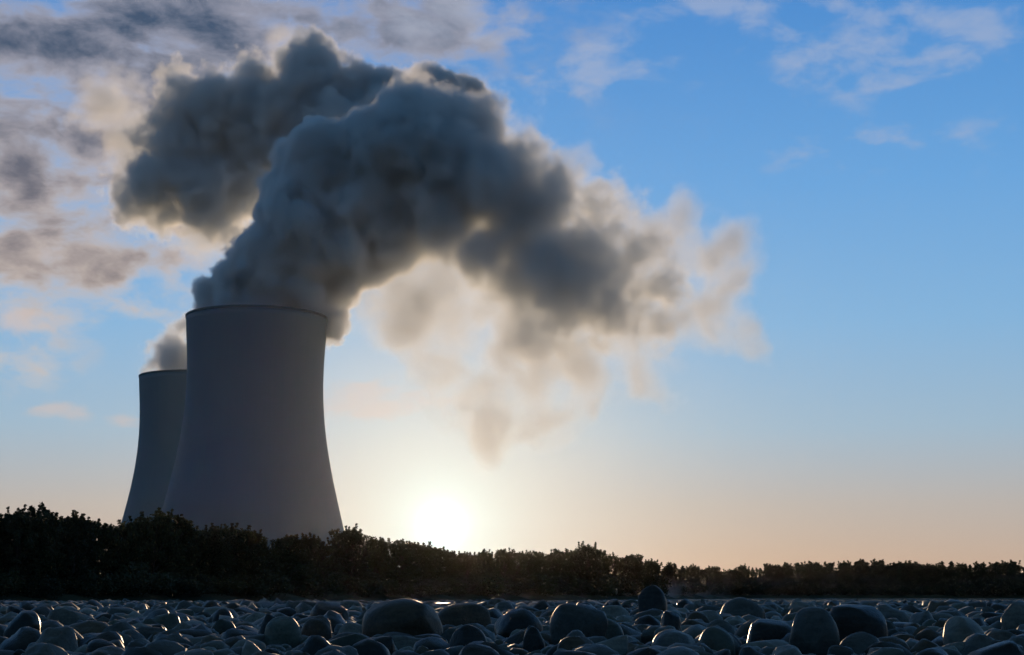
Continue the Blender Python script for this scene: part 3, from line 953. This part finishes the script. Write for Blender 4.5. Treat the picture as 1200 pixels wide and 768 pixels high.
def build_cobbles():
    pts = scatter()
    rs = random.Random(3)
    NV = 26
    shapes = {}
    for s in range(NV):
        e = rs.choice((2.1, 2.3, 2.6, 3.0)); lump = rs.uniform(0.16, 0.36); tp = rs.uniform(0, 0.3); ft = rs.choice((0, 0, 0.12))
        for sub in (1, 2, 3):
            shapes[s, sub] = stone_shape(sub, 900 + s, e, lump, ft, tp)
    meshes = {}
    info = []
    for (x, y, r) in pts:
        s = rs.randrange(NV)
        tone = rs.choices(range(5), (20, 30, 26, 12, 12))[0]
        a = rs.choice((0.75, 0.9, 1.0, 1.15, 1.35)); c = rs.uniform(0.40, 0.95)
        sx, sy, sz = r * a, r * rs.uniform(0.7, 1.0), r * c
        tx, ty = rs.gauss(0, 0.3), rs.gauss(0, 0.33)
        if rs.random() < 0.08: ty += rs.choice((-1, 1)) * rs.uniform(0.5, 1.1)
        rz = rs.uniform(-0.9, 0.9)
        z = 0.02 * mn.noise(Vector((x * 0.5, y * 0.5, 3.0))) + 0.045 * mn.noise(Vector((x * 0.22, y * 0.16, 9.0))) + sz * 0.30 + rs.uniform(-0.03, 0.02) - 0.02
        # nothing of the packing reaches above the rows in front of a large stone's face
        for h in HERO:
            if y < h[1] and abs(x / y - h[0] / h[1]) < (h[2] + r * 0.6) / h[1] and y > 6.5:
                lim = (h[5] + 0.60 * (min(764.0, HOR + EYE / h[1] * FPX) - h[5]) - HOR) / FPX
                zt = EYE - lim * y
                if z + sz * 0.95 > zt: z = zt - sz * 0.95
        ez = math.sqrt((sx * math.sin(ty)) ** 2 + (sy * math.sin(tx)) ** 2 + (sz * math.cos(ty) * math.cos(tx)) ** 2)
        z = min(z, EYE - (4.5 / FPX) * y - ez) if y > 9 else min(z, EYE - (30.0 / FPX) * y - ez)
        px, py = to_px((x, y, z + sz))
        area = sx * sz / (y * y) * FPX * FPX
        info.append([x, y, z, sx, sy, sz, tx, ty, rz, s, tone, px, py, area])
    inframe = [q for q in info if -15 < q[11] < 1215 and q[12] < 764]
    # how much of each shows: a coarse depth test over columns, nearest first
    seen = np.full((1240,), 772.0)
    for q in sorted(inframe, key=lambda q: q[1]):
        hw = q[3] / q[1] * FPX
        a, b = int(max(0, q[11] - hw + 20)), int(min(1240, q[11] + hw + 20))
        col = seen[a:b]
        q.append(float(np.clip(col - q[12], 0, None).sum()) if b > a else 0.0)
        if b > a:
            t = (np.arange(a, b) - 20 - q[11]) / max(hw, 1)
            edge = q[12] + (1 - np.sqrt(np.clip(1 - t * t, 0, 1))) * q[5] / q[1] * FPX
            seen[a:b] = np.minimum(col, edge)
    inframe.sort(key=lambda q: -q[14])
    NI = 276
    single = inframe[:NI]
    ids = {id(q) for q in single}
    rest = [q for q in info if id(q) not in ids]
    groups = {}
    for q in single:
        key = (q[9], q[10])
        if key not in meshes:
            v, f = shapes[q[9], 3]
            me = mesh_np('river_stone', v, f); me.materials.append(M_ST[q[10]]); meshes[key] = me
        o = link('river_stone', meshes[key])
        o.location = (q[0], q[1], q[2]); o.scale = (q[3], q[4], q[5]); o.rotation_euler = (q[6], q[7], q[8])
        # description: tone, shape, where it lies beside the nearest of the marked stones
        asp = q[3] / q[5]
        shp = 'flat' if asp > 2.0 else ('long' if q[3] / q[4] > 1.45 else ('upright' if asp < 1.05 else 'rounded'))
        hi = min(range(len(HERO)), key=lambda i: (HERO[i][4] - q[11]) ** 2 + 4 * (HERO[i][5] + 18 - q[12]) ** 2)
        h = HERO[hi]
        dx = q[11] - h[4]
        if abs(dx) < (h[8] - h[7]) * 0.5: side = 'in front of' if q[1] < h[1] else 'behind'
        else: side = 'left of' if dx < 0 else 'right of'
        dist = math.hypot(dx, 1.5 * (q[12] - h[5] - 18))
        groups.setdefault((hi, side), []).append((dist, q, shp, o))
    for (hi, side), L in groups.items():
        L.sort(key=lambda t: t[0])
        cnt = {}
        for dist, q, shp, o in L:
            kk = (q[10], shp); n = cnt.get(kk, 0); cnt[kk] = n + 1
            rank = (nth(n) + ' nearest') if n else 'the nearest'
            tag(o, f'{TONES[q[10]]} {shp} cobble {side} {SHORT[hi]}, {rank} such', 'stone', 'stones of the river bar')
    # all the others, too many and too small to count
    V, F, off, MI = [], [], 0, []
    for q in rest:
        sub = 3 if q[1] < 9 else (2 if q[1] < 26 else 1)
        v, f = shapes[q[9], sub]
        rot = np.array(Euler((q[6], q[7], q[8])).to_matrix())
        V.append((v * np.array([q[3], q[4], q[5]])) @ rot.T + np.array([q[0], q[1], q[2]]))
        F.append(f + off); off += len(v); MI.append(np.full(len(f), q[10], dtype=np.int32))
    me = mesh_np('stones', np.concatenate(V), np.concatenate(F))
    for m in M_ST: me.materials.append(m)
    mi = np.concatenate(MI)
    if len(me.polygons) == len(mi): me.polygons.foreach_set('material_index', mi)
    o = link('stones', me)
    tag(o, 'small grey river stones filling the rest of the bar', 'stones', kind='stuff')


build_cobbles()


# ------------------------------------------------------------------ mist over the river, and the evening air
def prism(name, outline, z0, z1, material):
    n = len(outline)
    v = [(x, y, z0) for x, y in outline] + [(x, y, z1) for x, y in outline]
    f = [tuple(range(n))[::-1], tuple(range(n, 2 * n))] + [(i, (i + 1) % n, n + (i + 1) % n, n + i) for i in range(n)]
    me = bpy.data.meshes.new(name); me.from_pydata(v, [], f); me.update()
    return link(name, me, material)


def build_mist():
    m, k, out = mat('river_mist')
    g = k.n.new('ShaderNodeNewGeometry').outputs['Position']
    x, y, z = k.sep(g)
    n = k.noise(k.vm('MULTIPLY', g, (1.0, 0.6, 2.2)), 0.05, 4, 0.6)
    zs = k.m('DIVIDE', k.m('MULTIPLY', k.m('ADD', z, 0.8), 260.0), y)          # the mist stands higher further off
    low = k.m('POWER', 2.71828, k.m('MULTIPLY', zs, -0.42))
    puff = k.mr(n, 0.46, 0.68)
    tall = k.m('MULTIPLY', k.mr(n, 0.52, 0.70), k.m('POWER', 2.71828, k.m('MULTIPLY', zs, -0.14)))
    d = k.m('ADD', k.m('MULTIPLY', low, k.m('ADD', 0.016, k.m('MULTIPLY', puff, 0.06))), k.m('MULTIPLY', tall, 0.036))
    d = k.m('MULTIPLY', d, k.mr(zs, 0.8, 4.6, 0.9, 0.0))
    pv = k.n.new('ShaderNodeVolumePrincipled'); pv.inputs['Color'].default_value = (0.95, 0.95, 0.95, 1)
    pv.inputs['Anisotropy'].default_value = 0.8
    k.l.new(d, pv.inputs['Density']); k.l.new(pv.outputs[0], out.inputs['Volume'])
    xs = np.linspace(-120, 230, 15)
    far = [(float(a), float(bank_y(a)) - 6.0) for a in xs]
    nearl = [(float(a), float(bank_y(a)) - 75.0) for a in xs[::-1]]
    o = prism('river_mist', far + nearl, -0.8, 11.0, m)
    tag(o, 'thin patches of mist drifting over the river', 'mist', kind='stuff')


build_mist()


def build_haze():
    m, k, out = mat('evening_haze')
    pv = k.n.new('ShaderNodeVolumePrincipled'); pv.inputs['Color'].default_value = (0.95, 0.95, 0.96, 1)
    pv.inputs['Density'].default_value = 0.000004; pv.inputs['Anisotropy'].default_value = 0.88
    k.l.new(pv.outputs[0], out.inputs['Volume'])
    o = prism('haze', [(-1000, -60), (1000, -60), (1000, 1400), (-1000, 1400)], -2.6, 420.0, m)
    tag(o, 'thin evening haze filling the air of the valley', 'haze', kind='stuff')


build_haze()
